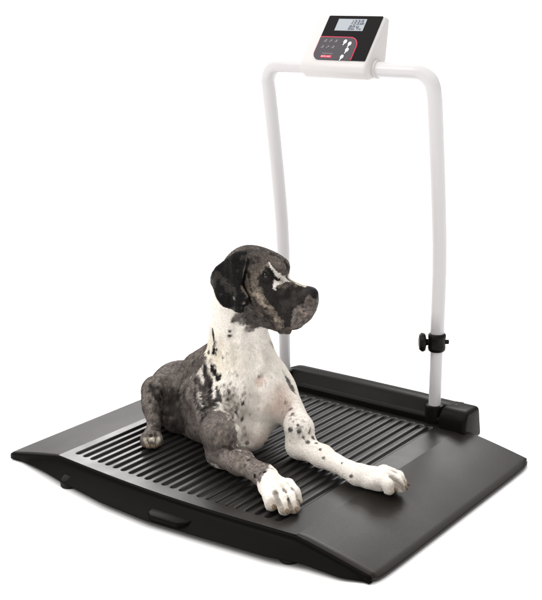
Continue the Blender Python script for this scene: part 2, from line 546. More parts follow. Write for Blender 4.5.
def cone(a, ra, b, rb, k=.02, op='add'):
    a = np.array(a, float); b = np.array(b, float); m = max(ra, rb)+k+.02
    s = sub(np.minimum(a, b)-m, np.maximum(a, b)+m)
    if s is None: return
    sl, (X, Y, Z) = s; ab = b-a; L2 = ab@ab+1e-12
    t = np.clip(((X-a[0])*ab[0]+(Y-a[1])*ab[1]+(Z-a[2])*ab[2])/L2, 0, 1)
    d = np.sqrt((X-a[0]-t*ab[0])**2+(Y-a[1]-t*ab[1])**2+(Z-a[2]-t*ab[2])**2)-(ra+(rb-ra)*t)
    blend(sl, d, k, op)
def ell(c, r, ax=None, k=.02, op='add'):
    c = np.array(c, float); r = np.array(r, float); m = max(r)+k+.02
    s = sub(c-m, c+m)
    if s is None: return
    sl, (X, Y, Z) = s; ax = np.eye(3) if ax is None else np.array(ax)
    q = [(X-c[0])*ax[i][0]+(Y-c[1])*ax[i][1]+(Z-c[2])*ax[i][2] for i in range(3)]
    k0 = np.sqrt((q[0]/r[0])**2+(q[1]/r[1])**2+(q[2]/r[2])**2)
    k1 = np.sqrt((q[0]/r[0]**2)**2+(q[1]/r[1]**2)**2+(q[2]/r[2]**2)**2)+1e-9
    blend(sl, np.where(k0 < 1e-3, -min(r), k0*(k0-1)/k1), k, op)
def slab(poly, to_uv, cfun, th, lo, hi, k):
    """thin curved sheet (an ear): polygon in (u,v), centre surface c = cfun(u,v)"""
    sl, (X, Y, Z) = sub(lo, hi)
    u, v, c = to_uv(X, Y, Z)
    d2 = np.full(u.shape, 1e9); sgn = np.ones(u.shape)
    n = len(poly)
    for i in range(n):
        a = np.array(poly[i]); b = np.array(poly[(i+1) % n]); e = b-a
        wx, wy = u-a[0], v-a[1]
        t = np.clip((wx*e[0]+wy*e[1])/(e@e), 0, 1)
        d2 = np.minimum(d2, (wx-e[0]*t)**2+(wy-e[1]*t)**2)
        c1 = v >= a[1]; c2 = v < b[1]; c3 = e[0]*wy > e[1]*wx
        flip = (c1 & c2 & c3) | (~c1 & ~c2 & ~c3)
        sgn = np.where(flip, -sgn, sgn)
    d2 = np.sqrt(d2)*sgn
    dc = np.abs(c-cfun(u, v))-th
    R_ = .0035
    a = np.maximum(d2+R_, 0); b = np.maximum(dc+R_*.8, 0)
    d = np.sqrt(a*a+b*b)+np.minimum(np.maximum(d2+R_, dc+R_*.8), 0)-R_*.9
    blend(sl, d, k)

P = at_s
def nrm(v): v = np.array(v, float); return v/np.linalg.norm(v)
ZUP = np.array([0, 0, 1.])
DH = nrm([CD[0], CD[1], 0])                      # horizontal direction away from the viewer
BODY = nrm([-.94, .34, 0])                       # from chest to rump

# --- trunk
C0 = P(250, 392, 2.86)
cone(P(242, 338, 2.78), .064, P(243.5, 362, 2.82), .080, .02)
cone(P(243.5, 362, 2.82), .080, P(248, 395, 2.87), .101, .03)
cone(P(248, 395, 2.87), .101, P(247, 430, 2.83), .058, .025)     # brisket going down between the elbows
T1 = P(228, 398, 2.95); T2 = P(205, 399, 3.03); T3 = P(188, 398, 3.10)
cone(C0, .108, T1, .117, .03)
cone(T1, .117, T2, .106, .03)
cone(T2, .106, T3, .092, .03)
ell(P(225, 418, 2.93), (.10, .10, .085), k=.03)
ell(P(212, 425, 2.95), (.085, .07, .06), k=.03)
# withers ridge and shoulder blades
cone(P(222, 352, 2.90), .040, P(200, 368, 2.98), .045, .03)
ell(P(213, 385, 2.84), (.05, .055, .085), k=.025)
ell(P(272, 389, 2.87), (.041, .048, .068), k=.025)
# pectorals and the breastbone point between them
ell(P(236, 392, 2.775), (.048, .04, .060), k=.03)
ell(P(265, 391, 2.785), (.043, .04, .058), k=.03)
ell(P(254, 372, 2.770), (.022, .020, .034), k=.025)
# --- neck
cone(P(240, 298, 2.71), .066, P(241, 318, 2.74), .060, .02)
cone(P(240, 318, 2.74), .058, P(241.5, 342, 2.78), .065, .025)
cone(P(231, 300, 2.73), .045, P(227, 350, 2.84), .048, .03)      # crest of the neck
cone(P(260, 322, 2.70), .014, P(262, 355, 2.74), .018, .030)     # throat skin
cone(P(252, 330, 2.705), .010, P(262, 365, 2.74), .012, .020)
# --- hind quarters
ell(P(178, 392, 3.05), (.075, .080, .085), k=.03)
cone(P(175, 392, 3.03), .066, P(157, 391, 2.955), .038, .03)     # near thigh to the raised knee
cone(P(157, 391, 2.955), .036, P(154, 406, 2.93), .029, .02)
cone(P(170, 396, 3.0), .045, P(163, 412, 2.95), .028, .03)
cone(P(153, 402, 2.935), .028, P(154, 427, 2.905), .0155, .012)  # shank
cone(P(154, 427, 2.905), .0155, P(151.5, 437, 2.892), .021, .012)
cone(P(186, 405, 2.99), .045, P(176, 422, 2.965), .022, .03)     # folded lower leg lying on the deck
cone(P(176, 424, 2.965), .020, P(197, 426, 2.95), .024, .03)
# --- near (left in the picture) fore leg
SHL = P(208, 392, 2.86)
EL = at_z(222, 466, DECKZ)+ZUP*.036
WRL = at_z(265, 488, DECKZ)+ZUP*.032
cone(SHL, .054, EL+ZUP*.055, .047, .03)
cone(EL+ZUP*.055, .046, EL+ZUP*.004, .036, .02)
cone(EL, .036, EL*.55+WRL*.45+ZUP*.002, .0300, .016)
cone(EL*.55+WRL*.45+ZUP*.002, .0300, WRL*.85+EL*.15, .0225, .016)
cone(WRL*.85+EL*.15, .0225, WRL, .0250, .012)
cone(EL-np.array([.02, -.012, .006]), .022, EL, .034, .015)      # point of the elbow
# --- far fore leg
SHR = P(279, 394, 2.86)
ER = at_z(300, 458, DECKZ)+ZUP*.036
WRR = at_z(358, 486, DECKZ)+ZUP*.030
cone(SHR, .046, ER+ZUP*.045, .0315, .024)
cone(ER+ZUP*.045, .0315, ER, .030, .020)
cone(ER-nrm(WRR-ER)*.012-ZUP*.004, .022, ER, .030, .012)
cone(ER, .031, ER*.6+WRR*.4, .0255, .024)
cone(ER*.6+WRR*.4, .0262, WRR*.85+ER*.15, .0205, .016)
cone(WRR*.85+ER*.15, .0205, WRR, .0235, .012)

# --- paws
claws = []
gaps = []
def paw(W, tip, width, size=1., hind=False, spread=1.):
    """W wrist centre, tip = floor point under the middle of the toe tips"""
    fd = np.array([tip[0]-W[0], tip[1]-W[1], 0]); L = np.linalg.norm(fd); fd /= L
    sd = np.cross(ZUP, fd); base = np.array([W[0], W[1], DECKZ])
    cone(W, .024*size, base+fd*L*.45+ZUP*.024*size, .026*size, .012)
    for l in (-.5, .5):
        cone(base+fd*L*.25+sd*l*width*.35+ZUP*.020*size, .018*size, base+fd*L*.52+sd*l*width*.5+ZUP*.020*size, .018*size, .010)
    for i, (l, ln, hh) in enumerate(((-1.05, .80, .0), (-.38, 1.0, .004), (.38, 1.0, .004), (1.05, .80, .0))):
        o_ = sd*l*width*.5
        r = .0135*size
        kn = base+fd*L*(.60*ln+.02)+o_*.88+ZUP*(.033*size+hh)
        k2 = base+fd*L*(.80*ln+.02)+o_*spread+ZUP*(.026*size+hh)
        tp = base+fd*L*(ln)+o_*spread*1.02-fd*.010+ZUP*(.0125*size)
        cone(base+fd*L*.35+o_*.7+ZUP*.026*size, r*1.05, kn, r*1.02, .006)
        cone(kn, r*1.02, k2, r*1.02, .004)
        cone(k2, r*1.02, tp, r*.95, .003)
        cd = nrm(fd*1.0+o_*2+ZUP*-.25)
        claws.append((tp+ZUP*.006*size+cd*r*.55, cd, size))
    for l in (-.72, 0, .72):
        g0 = base+fd*L*.62+sd*l*width*.46+ZUP*.048*size; g1 = base+fd*L*.78+sd*l*width*.5*spread+ZUP*.040*size; g2 = base+fd*L*1.02+sd*l*width*.52*spread+ZUP*.016*size
        cone(g0, .0022, g1, .0048, .004, 'sub'); cone(g1, .0050, g2, .0035, .004, 'sub'); gaps.append((g0, g1, g2, size))
    ell(base+fd*L*.45+ZUP*.010, (.022*size, .022*size, .010), k=.008)
paw(WRL, at_z(291, 516, DECKZ), .057, 1.13)
paw(WRR, at_z(405, 491, DECKZ), .054, 1.06)
HP = P(151.5, 436, 2.893)
paw(HP, at_z(152, 450, DECKZ), .034, .80)
# dewclaw bump
cone(WRL+CR*.020+ZUP*.004, .010, WRL+CR*.024-ZUP*.010, .007, .008)

# --- head in its own frame: sagittal plane through HC, L_ points to the side facing the viewer
YAW = math.radians(27)
FH = nrm(CR*math.cos(YAW)-DH*math.sin(YAW))
LH = nrm(np.cross(FH, ZUP)); LH = LH if LH@CD < 0 else -LH
PT = math.radians(20)
FF = nrm(FH*math.cos(PT)-ZUP*math.sin(PT)); UU = nrm(np.cross(LH, FF)); UU = UU if UU[2] > 0 else -UU
HC = P(256, 277, 2.66)
def hp(px, py, lat=0.):
    """point at sideways offset lat from the head's middle plane that shows at (px, py)"""
    v = CD*F_PX+CR*(px-PX0)-CU*(py-PY0)
    o_ = HC+LH*lat
    t = ((o_-CAM)@LH)/(v@LH); return CAM+v*t
AX = (FF, LH, UU)
ell(hp(256, 273.5), (.078, .060, .064), AX, .02)                 # skull
ell(hp(244, 276), (.058, .058, .062), AX, .02)
cone(hp(248, 259), .020, hp(270, 262), .022, .025)               # crown
ell(hp(278, 268), (.026, .038, .024), AX, .018)                  # forehead above the stop
for s in (1, -1):
    ell(hp(277, 264.5, s*.028), (.024, .014, .013), AX, .012)    # brows
    ell(hp(262, 293, s*.036), (.045, .024, .038), AX, .022)      # cheeks
    cone(hp(262, 283, s*.050), .010, hp(282, 291, s*.030), .011, .016)
    cone(hp(272, 283, s*.046), .006, hp(284, 290, s*.036), .006, .012)
cone(hp(279, 293), .037, hp(302, 304), .033, .014)               # muzzle
cone(hp(284, 286), .019, hp(305, 293), .0150, .012)              # bridge
cone(hp(272, 300), .038, hp(296, 312), .036, .018)
cone(hp(262, 304), .034, hp(282, 316), .028, .02)
for s in (1, -1):
    ell(hp(304, 306, s*.018), (.031, .021, .038), AX, .012)      # front flews
    ell(hp(294, 314, s*.022), (.034, .016, .040), AX, .010)
    ell(hp(284, 321, s*.022), (.019, .011, .036), AX, .008)
ell(hp(309, 300), (.021, .028, .030), AX, .012)
cone(hp(256, 314), .016, hp(270, 322), .015, .016)               # lower jaw
cone(hp(270, 322), .015, hp(294, 324), .014, .010)
cone(hp(276, 327), .010, hp(288, 331), .0085, .008)
ell(hp(311.5, 294.0), (.0155, .0195, .0140), AX, .005)
cone(hp(306, 291), .012, hp(311, 292), .011, .008)           # nose pad
for s in (1, -1):
    cone(hp(317.5, 296, s*.010), .0038, hp(312.5, 297.5, s*.0185), .0028, .003, 'sub')
    # lip fold
    pts = [hp(317, 312, s*.012), hp(312, 320, s*.030), hp(302, 326.5, s*.038), hp(290, 330, s*.036), hp(279, 324, s*.034)]
    for a, b in zip(pts, pts[1:]): cone(a, .0022, b, .0022, .006, 'sub')
    # eye socket
    ell(hp(267, 275, s*.0545), (.0140, .009, .0100), AX, .010, 'sub')
    # corner of the lips and cheek fold
    cone(hp(270, 305, s*.055), .0025, hp(280, 320, s*.045), .0025, .008, 'sub')
EYES = [(hp(267, 275.3, s*.0425), s) for s in (1, -1)]
for c, s in EYES:
    a = c+LH*s*.0050
    up = [a-FF*.0115-UU*.001, a-FF*.004+UU*.0085, a+FF*.006+UU*.007, a+FF*.0125-UU*.002]
    lo = [a-FF*.0115-UU*.001, a-FF*.003-UU*.0085, a+FF*.006-UU*.0075, a+FF*.0125-UU*.002]
    for q in (up, lo):
        for u_, v_ in zip(q, q[1:]): cone(u_, .0040, v_, .0040, .007)
# --- ears
ear_px = [(247, 251), (238, 251), (229.5, 257), (219, 265), (210.5, 276.5), (211, 283), (217.5, 287.5), (221, 296), (227, 305), (235, 310),
          (244, 312), (248.5, 308), (249, 297), (244, 284), (247, 264)]
for s in (1, -1):
    lat0 = .066 if s > 0 else .060
    uvp = []
    for a, b in ear_px:
        q = hp(a, b, lat0)-HC; uvp.append((q@FF, q@UU))
    uc = np.mean([p[0] for p in uvp]); vc = np.mean([p[1] for p in uvp]); vt = max(p[1] for p in uvp)
    utop = uvp[0][0]
    def cf(u, v, s=s):
        return (.066 if s > 0 else .058) + .015 - ((u-uc)/.055)**2*.012 - np.clip((v-(vt-.035))/.035, 0, 1)**2*.022 + .005*np.sin((u-uc)*95+v*50) - .006*np.exp(-((u-uc-.004+(v-vc)*.35)/.007)**2)
    def to(X, Y, Z, s=s):
        dx, dy, dz = X-HC[0], Y-HC[1], Z-HC[2]
        return (dx*FF[0]+dy*FF[1]+dz*FF[2]+(0 if s > 0 else .012), dx*UU[0]+dy*UU[1]+dz*UU[2]+(0 if s > 0 else .022), s*(dx*LH[0]+dy*LH[1]+dz*LH[2]))
    if True:
        ps = [HC+FF*a+UU*b+LH*s*lat0 for a, b in uvp]
        slab(uvp, to, cf, .0055, np.min(ps, 0)-.04, np.max(ps, 0)+.04, .004)
    # fold at the ear root
    cone(hp(243, 262, s*.052), .017, hp(230, 268, s*.062), .012, .014)

# folds and muscle creases pressed into the finished form
def surf(px, py):
    v = nrm(CD*F_PX+CR*(px-PX0)-CU*(py-PY0))
    for t in np.arange(2.3, 3.5, VX*.7):
        q = ((CAM+v*t-LO)/VX).astype(int)
        if np.all(q >= 0) and np.all(q < N) and FLD[q[0], q[1], q[2]] < 0: return CAM+v*t
    return None
def crease(pts, r, k, out=.3):
    hs = [surf(*p) for p in pts]; hs = [h_-CD*r*out for h_ in hs if h_ is not None]
    for a, b in zip(hs, hs[1:]): cone(a, r, b, r, k, 'sub')
crease([(256, 386), (254, 402), (249, 420), (247, 440)], .007, .026, .4)
crease([(221, 343), (217, 358), (219, 376)], .006, .022, .4)
crease([(281, 392), (284, 405), (282, 424)], .008, .020, .3)
crease([(229, 402), (237, 418), (243, 438)], .008, .020, .3)
crease([(250, 334), (254, 346), (256, 362)], .005, .020, .5); crease([(238, 322), (232, 340), (236, 360)], .004, .018, .5)
crease([(262, 345), (270, 362), (280, 376)], .005, .018, .5)
crease([(199, 368), (203, 388), (207, 410)], .007, .022, .4)
crease([(167, 380), (170, 396), (166, 414)], .010, .022, .3); crease([(186, 376), (190, 396), (196, 420)], .006, .025, .5)
crease([(226, 450), (236, 446), (243, 441)], .003, .014, .5)
crease([(246, 308), (256, 316), (266, 320)], .004, .012, .5)

# cut level with the deck: what lies on it is pressed flat
sl, (X, Y, Z) = sub(LO, HI)
zz = LO[2]+VX*np.arange(N[2])
FLD = np.maximum(FLD, (DECKZ+.0003-zz)[None, None, :].astype(np.float32))

def surface_nets(F):
    ins = F < 0
    nx, ny, nz = F.shape
    acc = np.zeros((nx-1, ny-1, nz-1, 3), np.float32); cnt = np.zeros((nx-1, ny-1, nz-1), np.float32)
    cs = [(i, j, k) for i in (0, 1) for j in (0, 1) for k in (0, 1)]
    def sh(A, c): return A[c[0]:nx-1+c[0], c[1]:ny-1+c[1], c[2]:nz-1+c[2]]
    for a in cs:
        for ax in range(3):
            if a[ax]: continue
            b = list(a); b[ax] = 1; b = tuple(b)
            Fa, Fb = sh(F, a), sh(F, b)
            idx = np.nonzero((Fa < 0) != (Fb < 0))
            fa, fb = Fa[idx], Fb[idx]; t = fa/(fa-fb)
            for c in range(3):
                acc[idx[0], idx[1], idx[2], c] += a[c]+(t if c == ax else 0)
            cnt[idx] += 1
    act = cnt > 0
    ids = np.full(act.shape, -1, np.int64); loc = np.nonzero(act); ids[loc] = np.arange(len(loc[0]))
    V = np.stack(loc, 1)+acc[loc]/cnt[loc][:, None]
    V = LO+V*VX
    quads = []
    for ax in range(3):
        s0 = [slice(1, n-1) for n in F.shape]; s0[ax] = slice(0, F.shape[ax]-1)
        s1 = list(s0); s1[ax] = slice(1, F.shape[ax])
        A, B = ins[tuple(s0)], ins[tuple(s1)]
        o1, o2 = [(1, 2), (2, 0), (0, 1)][ax]
        for flip, m in ((False, A & ~B), (True, ~A & B)):
            ix = np.stack(np.nonzero(m), 1)
            for c in range(3):
                if c != ax: ix[:, c] += 1
            q = []
            for d1, d2 in ((0, 0), (-1, 0), (-1, -1), (0, -1)):
                j = ix.copy(); j[:, o1] += d1; j[:, o2] += d2
                q.append(ids[j[:, 0], j[:, 1], j[:, 2]])
            q = np.stack(q, 1)
            quads.append(q if not flip else q[:, ::-1])
    return V, np.concatenate(quads)
V, Q = surface_nets(FLD)
# light relaxation to remove voxel stepping
def relax(V, Q, it, lam):
    e = np.concatenate([Q[:, [0, 1]], Q[:, [1, 2]], Q[:, [2, 3]], Q[:, [3, 0]]])
    for k in range(it):
        S = np.zeros_like(V); Cn = np.zeros(len(V))
        for a, b in ((0, 1), (1, 0)):
            for c in range(3): S[:, c] += np.bincount(e[:, a], V[e[:, b], c], len(V))
            Cn += np.bincount(e[:, a], minlength=len(V))
        l = lam if k % 2 == 0 else -lam*.93
        V = V+(S/Cn[:, None]-V)*l
    return V
V = relax(V, Q, 6, .5)
# keep the largest connected piece only
comp = np.arange(len(V))
for _ in range(400):
    m = comp[Q].min(1); new = comp.copy()
    for c in range(4): np.minimum.at(new, Q[:, c], m)
    new = new[new]
    if (new == comp).all(): break
    comp = new
big = np.bincount(comp).argmax()
keep = comp == big
remap = np.cumsum(keep)-1
Q = remap[Q[keep[Q[:, 0]]]]; V = V[keep]
print('dog verts', len(V), 'dropped', int((~keep).sum()))
FLD = None

# --- coat colours, painted as markings in space, with some shade and sheen put in
me = bpy.data.meshes.new('dog')
me.vertices.add(len(V)); me.vertices.foreach_set('co', V.astype(np.float32).ravel())
me.loops.add(Q.size); me.loops.foreach_set('vertex_index', Q.astype(np.int32).ravel())
me.polygons.add(len(Q)); me.polygons.foreach_set('loop_start', np.arange(0, Q.size, 4, dtype=np.int32))
me.polygons.foreach_set('loop_total', np.full(len(Q), 4, np.int32))
me.update(calc_edges=True); me.validate()
me.polygons.foreach_set('use_smooth', np.ones(len(Q), bool))
bvh = BVHTree.FromPolygons([tuple(v) for v in V.tolist()], [tuple(q) for q in Q.tolist()])
def hit(px, py):
    v = nrm(CD*F_PX+CR*(px-PX0)-CU*(py-PY0))
    r_ = bvh.ray_cast(Vector(CAM), Vector(v))
    return None if r_[0] is None else np.array(r_[0])
V32 = V
def nz(scale, seed, octs=3):
    off = Vector((seed*7.3, seed*3.1, seed*5.7))
    return np.array([noise.fractal(Vector(p)*scale+off, .6, 2.0, octs) for p in V.tolist()])
n1 = nz(38, 1); n2 = nz(110, 2); n3 = nz(16, 3, 2)
CREAM = np.array([.88, .80, .66]); WHITE = np.array([.88, .83, .77]); GREY = np.array([.098, .084, .076])
DARK = np.array([.013, .011, .0105]); BLACK = np.array([.0055, .005, .005]); TAN = np.array([.38, .315, .25])
PINK = np.array([.70, .52, .44]); MID = np.array([.27, .235, .205])
colr = np.tile(WHITE, (len(V), 1))
def stamp(c, r, colr_, strength=1., soft=.15, rag=.28):
    """ragged ball of colour at c, radius r"""
    if c is None: return
    d = np.linalg.norm(V-c, axis=1)/r + n1*rag + n2*rag*.5
    w = np.clip((1-d)/soft+.5, 0, 1)*strength
    colr[:] = colr*(1-w[:, None])+np.array(colr_)*w[:, None]
def spx(px, py, rpx, c, strength=1., soft=.15, rag=.28):
    h_ = hit(px, py)
    if h_ is not None: stamp(h_, rpx*((h_-CAM)@CD)/F_PX, c, strength, soft, rag)
# base: the trunk and hind quarters are merle grey, front is cream white
bdist = (V-P(213, 380, 2.84))@BODY
w = np.clip((bdist+n1*.02-.005)/.006, 0, 1); lowchest = np.clip((V@CR-(P(214, 400, 2.84)@CR))/.01, 0, 1)
w = w*(V[:, 2] < .40)
colr[:] = colr*(1-w[:, None])+(GREY*(1.4+.7*n3[:, None]+.5*n1[:, None]))*w[:, None]
# neck is creamier
wc = np.clip(1-np.linalg.norm((V-P(232, 350, 2.80))/np.array([.10, .10, .13]), axis=1), 0, 1)[:, None]
colr[:] = np.where((w < .5)[:, None], colr*(1-wc)+CREAM*wc, colr)

HEADC = hp(262, 290); 
dh = np.linalg.norm(V-HC, axis=1)
hu = (V-HC)@UU; hf = (V-HC)@FF; hl = (V-HC)@LH
# head coat: everything forward/above of the jaw line
wh = np.clip((hu*.9+hf*.55+.055+n1*.015)/.005, 0, 1)*(V[:, 2] > P(250, 345, 2.76)[2])
wh = np.maximum(wh, np.clip((.115+n1*.01-dh)/.005, 0, 1)*np.clip((hu+.035+n1*.01)/.005, 0, 1))
colr[:] = colr*(1-wh[:, None])+(GREY*np.array([1.05, 1, .95])*(1+.3*n3[:, None]))*wh[:, None]

def stroke(pts, rpx, c, strength=1., soft=.15, rag=.28):
    hs = [hit(*p) for p in pts]; hs = [h_ for h_ in hs if h_ is not None]
    if not hs: return
    s_ = np.mean([(h_-CAM)@CD for h_ in hs]); r = rpx*s_/F_PX
    if len(hs) == 1: return stamp(hs[0], r, c, strength, soft, rag)
    d = np.full(len(V), 1e9)
    for a, b in zip(hs, hs[1:]):
        ab = b-a; t = np.clip((V-a)@ab/(ab@ab+1e-12), 0, 1)
        d = np.minimum(d, np.linalg.norm(V-a-t[:, None]*ab, axis=1))
    rg = max(rag, min(1.1, .0065/r)); d = d/r+n1*rg+n2*rg*.9
    w_ = (np.clip((1-d)/soft+.5, 0, 1)*strength)[:, None]
    colr[:] = colr*(1-w_)+np.array(c)*w_
rs = random.Random(5)
# trunk and hind quarter
zk = [P(0, y_, 2.85)[2] for y_ in (470, 450, 430, 410, 385, 360, 346)]
xk = [P(x_, y_, 2.85)@CR for x_, y_ in ((222, 470), (218, 450), (219, 430), (218, 410), (214, 385), (210, 360), (203, 346))]
th_ = np.interp(V[:, 2], zk, xk)
w_ = (np.clip((th_-V@CR+n1*.012+n2*.006)/.004, 0, 1)*(V[:, 2] < zk[-1]))[:, None]
colr[:] = colr*(1-w_)+(GREY*(1.45+.7*n3[:, None]+.5*n1[:, None]))*w_
stroke([(200, 362), (203, 374), (207, 392), (208, 410), (209, 425), (212, 440)], 9.5, GREY*1.05, 1, .2, .35)
stroke([(176, 398), (172, 412), (180, 424)], 11, DARK, .75, .6)  # shaded hollow between thigh and belly, painted into the coat
stroke([(188, 385), (186, 400)], 6, DARK, .35, .6)
stroke([(153, 386), (160, 390), (157, 396)], 5, DARK, .95)
spx(150, 401, 2.5, DARK); spx(147, 392, 5, MID, .45, .5); stroke([(149, 398), (155, 418)], 5, MID, .35, .6); spx(158, 407, 3, DARK, .6)
stroke([(165, 368), (174, 380)], 4, MID, .3, .6); spx(152, 420, 4, DARK, .45, .5)
stroke([(201, 369), (198, 375)], 2.0, WHITE); spx(203, 380, 2.2, WHITE, .9); stroke([(199, 394), (199, 399)], 2.1, WHITE)
stroke([(205, 366), (209, 380), (210, 392)], 3.6, DARK, .9); stroke([(202, 405), (207, 420)], 4.2, BLACK, .95)
stroke([(209, 398), (212, 415)], 3.0, DARK, .8)
stroke([(210, 424), (214, 436), (216, 446)], 4.8, WHITE, 1); spx(213, 429, 1.5, DARK)
stroke([(188, 370), (184, 385)], 2.5, MID, .4, .6); stroke([(193, 392), (197, 410)], 3, MID, .35, .6)
for k in range(90): spx(rs.uniform(146, 212), rs.uniform(360, 440), rs.uniform(1.2, 4.5), rs.choice([DARK, DARK, MID*.8, GREY*1.6]), rs.uniform(.2, .55), .7, .6)
for k in range(40): spx(rs.uniform(143, 165), rs.uniform(376, 432), rs.uniform(.8, 2.6), rs.choice([DARK, MID, MID*.8]), rs.uniform(.3, .6), .6, .6)
for pts in ([(203, 366), (201, 374), (203, 382)], [(199, 392), (200, 400), (203, 408)], [(192, 376), (190, 388)]): stroke(pts, 1.3, WHITE*.9, .8, .4, .5)
stroke([(196, 378), (195, 392), (199, 408), (204, 424)], 2.6, DARK, .75, .6, .5); stroke([(188, 372), (180, 386), (178, 396)], 3, DARK, .5, .7, .5)
# near fore leg: grey sleeve down to the wrist
stroke([(214, 420), (218, 440), (221, 458)], 15, GREY*1.7, 1, .2, .3); stroke([(224, 462), (240, 470), (252, 476)], 13, GREY*1.9, 1, .15, .25)
stroke([(212, 425), (222, 422)], 8, GREY*1.9, 1, .25); stroke([(222, 426), (226, 442), (228, 455)], 13, GREY*2.1, 1, .2, .35)
stroke([(226, 455), (244, 465), (257, 471)], 12.5, GREY*2.2, 1, .15, .3)
stroke([(238, 448), (252, 458), (262, 464)], 7, GREY*2.3, 1, .15, .3)
for k in range(150): q_ = rs.random(); spx(216+q_*46+rs.gauss(0, 6), 428+q_*42+rs.gauss(0, 9)+8*(1-q_), rs.uniform(.6, 2.0), rs.choice([DARK, GREY, MID*1.2, GREY*.6]), rs.uniform(.25, .6), .6)
spx(231, 449, 3.4, DARK, .8, .4); spx(236, 443, 3, DARK, .4, .4); spx(254.5, 476, 2.4, DARK); spx(265, 472, 2.4, DARK); spx(260, 473.5, 1.8, DARK, .7)
stroke([(222, 435), (240, 460)], 4, TAN*.7, .3, .8)
for a, b, r_, k in ((232, 420, 9, .35), (229, 400, 8, .25), (236, 408, 8, .3), (226, 410, 7, .4), (240, 432, 6, .2)): spx(a, b, r_, MID, k, .7, .6)
# chest and neck ticking
for a, b, r_, k in ((231, 398, 7, .35), (236, 410, 8, .3), (229, 412, 6, .4)): spx(a, b, r_, MID*1.3, k, .9, .9)
for k in range(110):
    a = rs.gauss(233, 7); b = rs.gauss(404, 13); spx(a, b, rs.uniform(.7, 2.0), MID*.7, rs.uniform(.4, .8), .4)
for k in range(34):
    a = rs.gauss(300, 9); b = 425+(a-296)*.75+rs.gauss(0, 8); spx(a, b, rs.uniform(.6, 1.5), MID*.7, rs.uniform(.4, .85), .4)
for k in range(26):
    a = rs.uniform(212, 280); b = rs.uniform(340, 440); spx(a, b, rs.uniform(.5, 1.1), MID, rs.uniform(.3, .7), .4)
for a, b, r_ in ((229, 391, 2), (228, 399, 1.8), (243, 403, 2.2), (236, 412, 2), (242, 418, 2.4), (230, 331, 1.9), (230, 335.5, 2.1), (223, 357, 1.5), (227, 353, 1.3),
                 (265, 442.5, 2.4), (247, 443, 2), (291, 409, 2.4), (293, 414, 2), (290.5, 429, 3), (299, 431, 2.6), (298, 425, 1.5), (307.5, 442, 2.8),
                 (313, 438, 2.4), (316, 443, 2.3), (320, 449, 1.6), (323.5, 458, 1.7), (351, 476, 2.3), (303, 437, 1.6), (309, 432, 1.5), (286, 402, 1.6), (259, 376, 1.6),
                 (248, 460, 1.5), (335, 452, 1.2), (342, 463, 1.2)):
    spx(a, b, r_, DARK, .9, .3)
stroke([(213, 333), (215, 344), (213, 351)], 2.8, BLACK, 1); stroke([(212, 366), (214, 372), (219, 376)], 3.0, DARK, 1)
stroke([(217, 389), (218, 400), (216, 408)], 2.6, DARK, .9); spx(209, 352, 3, DARK, .9)
stroke([(268, 337), (272, 344)], 2.2, MID, .6, .5); stroke([(283, 372), (289, 383), (295, 394)], 1.9, DARK, .85, .5)
spx(260, 381, 5, PINK, .55, .9); spx(278, 402, 15, PINK, .5, 1.2); spx(262, 440, 12, PINK, .35, 1.2); spx(262, 375, 2, TAN, .6, .8)  # pinkish skin; the soft patch between the forelegs also paints shade
# head
def inpoly(u, v, poly):
    r_ = np.zeros(u.shape, bool); n = len(poly)
    for i in range(n):
        (x0, y0), (x1, y1) = poly[i], poly[(i+1) % n]
        if y0 == y1: continue
        r_ ^= ((y0 > v) != (y1 > v)) & (u < (x1-x0)*(v-y0)/(y1-y0)+x0)
    return r_
stroke([(246, 300), (252, 318), (262, 322)], 9, GREY*.95, 1, .2); spx(240, 318, 8, GREY, .9, .3); spx(250, 328, 5, GREY*1.2, .8, .4)
stroke([(252, 292), (262, 296), (256, 284)], 8, TAN*.75, .55, .9); spx(252, 275, 9, GREY*1.25, .5, .9)
for a, b, r_ in ((250, 253, 4), (262, 250, 3), (272, 254, 3), (280, 258, 2.6), (286, 264, 3)): spx(a, b, r_, DARK, .8, .5)
def hpoly(pts, c, lat=.040, k=1., wob=.005):
    q = [hp(a, b, lat)-HC for a, b in pts]
    m_ = inpoly(hf+n1*wob+n2*wob*.5, hu+n3*wob+n2*wob*.5, [(a@FF, a@UU) for a in q]) & (dh < .30) & (np.abs(hl) > .004)
    colr[m_] = colr[m_]*(1-k)+np.array(c)*k
hpoly([(247, 267), (262, 267), (266, 282), (262, 290), (255, 298), (248, 296)], TAN*.40, .05, .6, .010)
hpoly([(236, 256), (247, 250), (262, 250), (258, 262), (246, 266)], GREY*.75, .03, .7)
hpoly([(266, 268), (274, 270), (279, 283), (284, 289), (291, 286), (300, 289), (306, 296), (304, 302), (297, 305), (293, 316), (289, 327), (282, 332), (278, 318), (274, 303), (269, 292), (264, 284)], DARK*1.15, .036, .96)
hpoly([(297, 305), (304, 301), (312, 306), (314, 318), (304, 328), (291, 329), (293, 317)], GREY*1.7+.01, .03, .85)
hpoly([(255, 286), (261, 285), (268, 296), (274, 308), (280, 322), (283, 332), (276, 330), (270, 318), (263, 306), (256, 297)], TAN*.50, .046, .7, .011)
hpoly([(261, 291), (266, 294), (271, 305), (268, 309), (262, 299)], TAN*1.0, .046, .65, .010)
hpoly([(271, 310), (276, 318), (280, 328), (277, 326), (272, 317)], TAN*.75, .04, .6, .010); hpoly([(254, 290), (259, 291), (258, 297), (254, 296)], TAN, .05, .6, .006)
for k in range(34):
    q_ = rs.random(); spx(256+q_*24+rs.gauss(0, 2.5), 288+q_*40+rs.gauss(0, 2), rs.uniform(.7, 1.6), DARK*1.5, .65, .6)
for k in range(16): spx(rs.uniform(276, 300), rs.uniform(290, 318), rs.uniform(1.5, 4), GREY*.55, .4, .9)  # sheen on the black muzzle, painted as lighter grey blotches
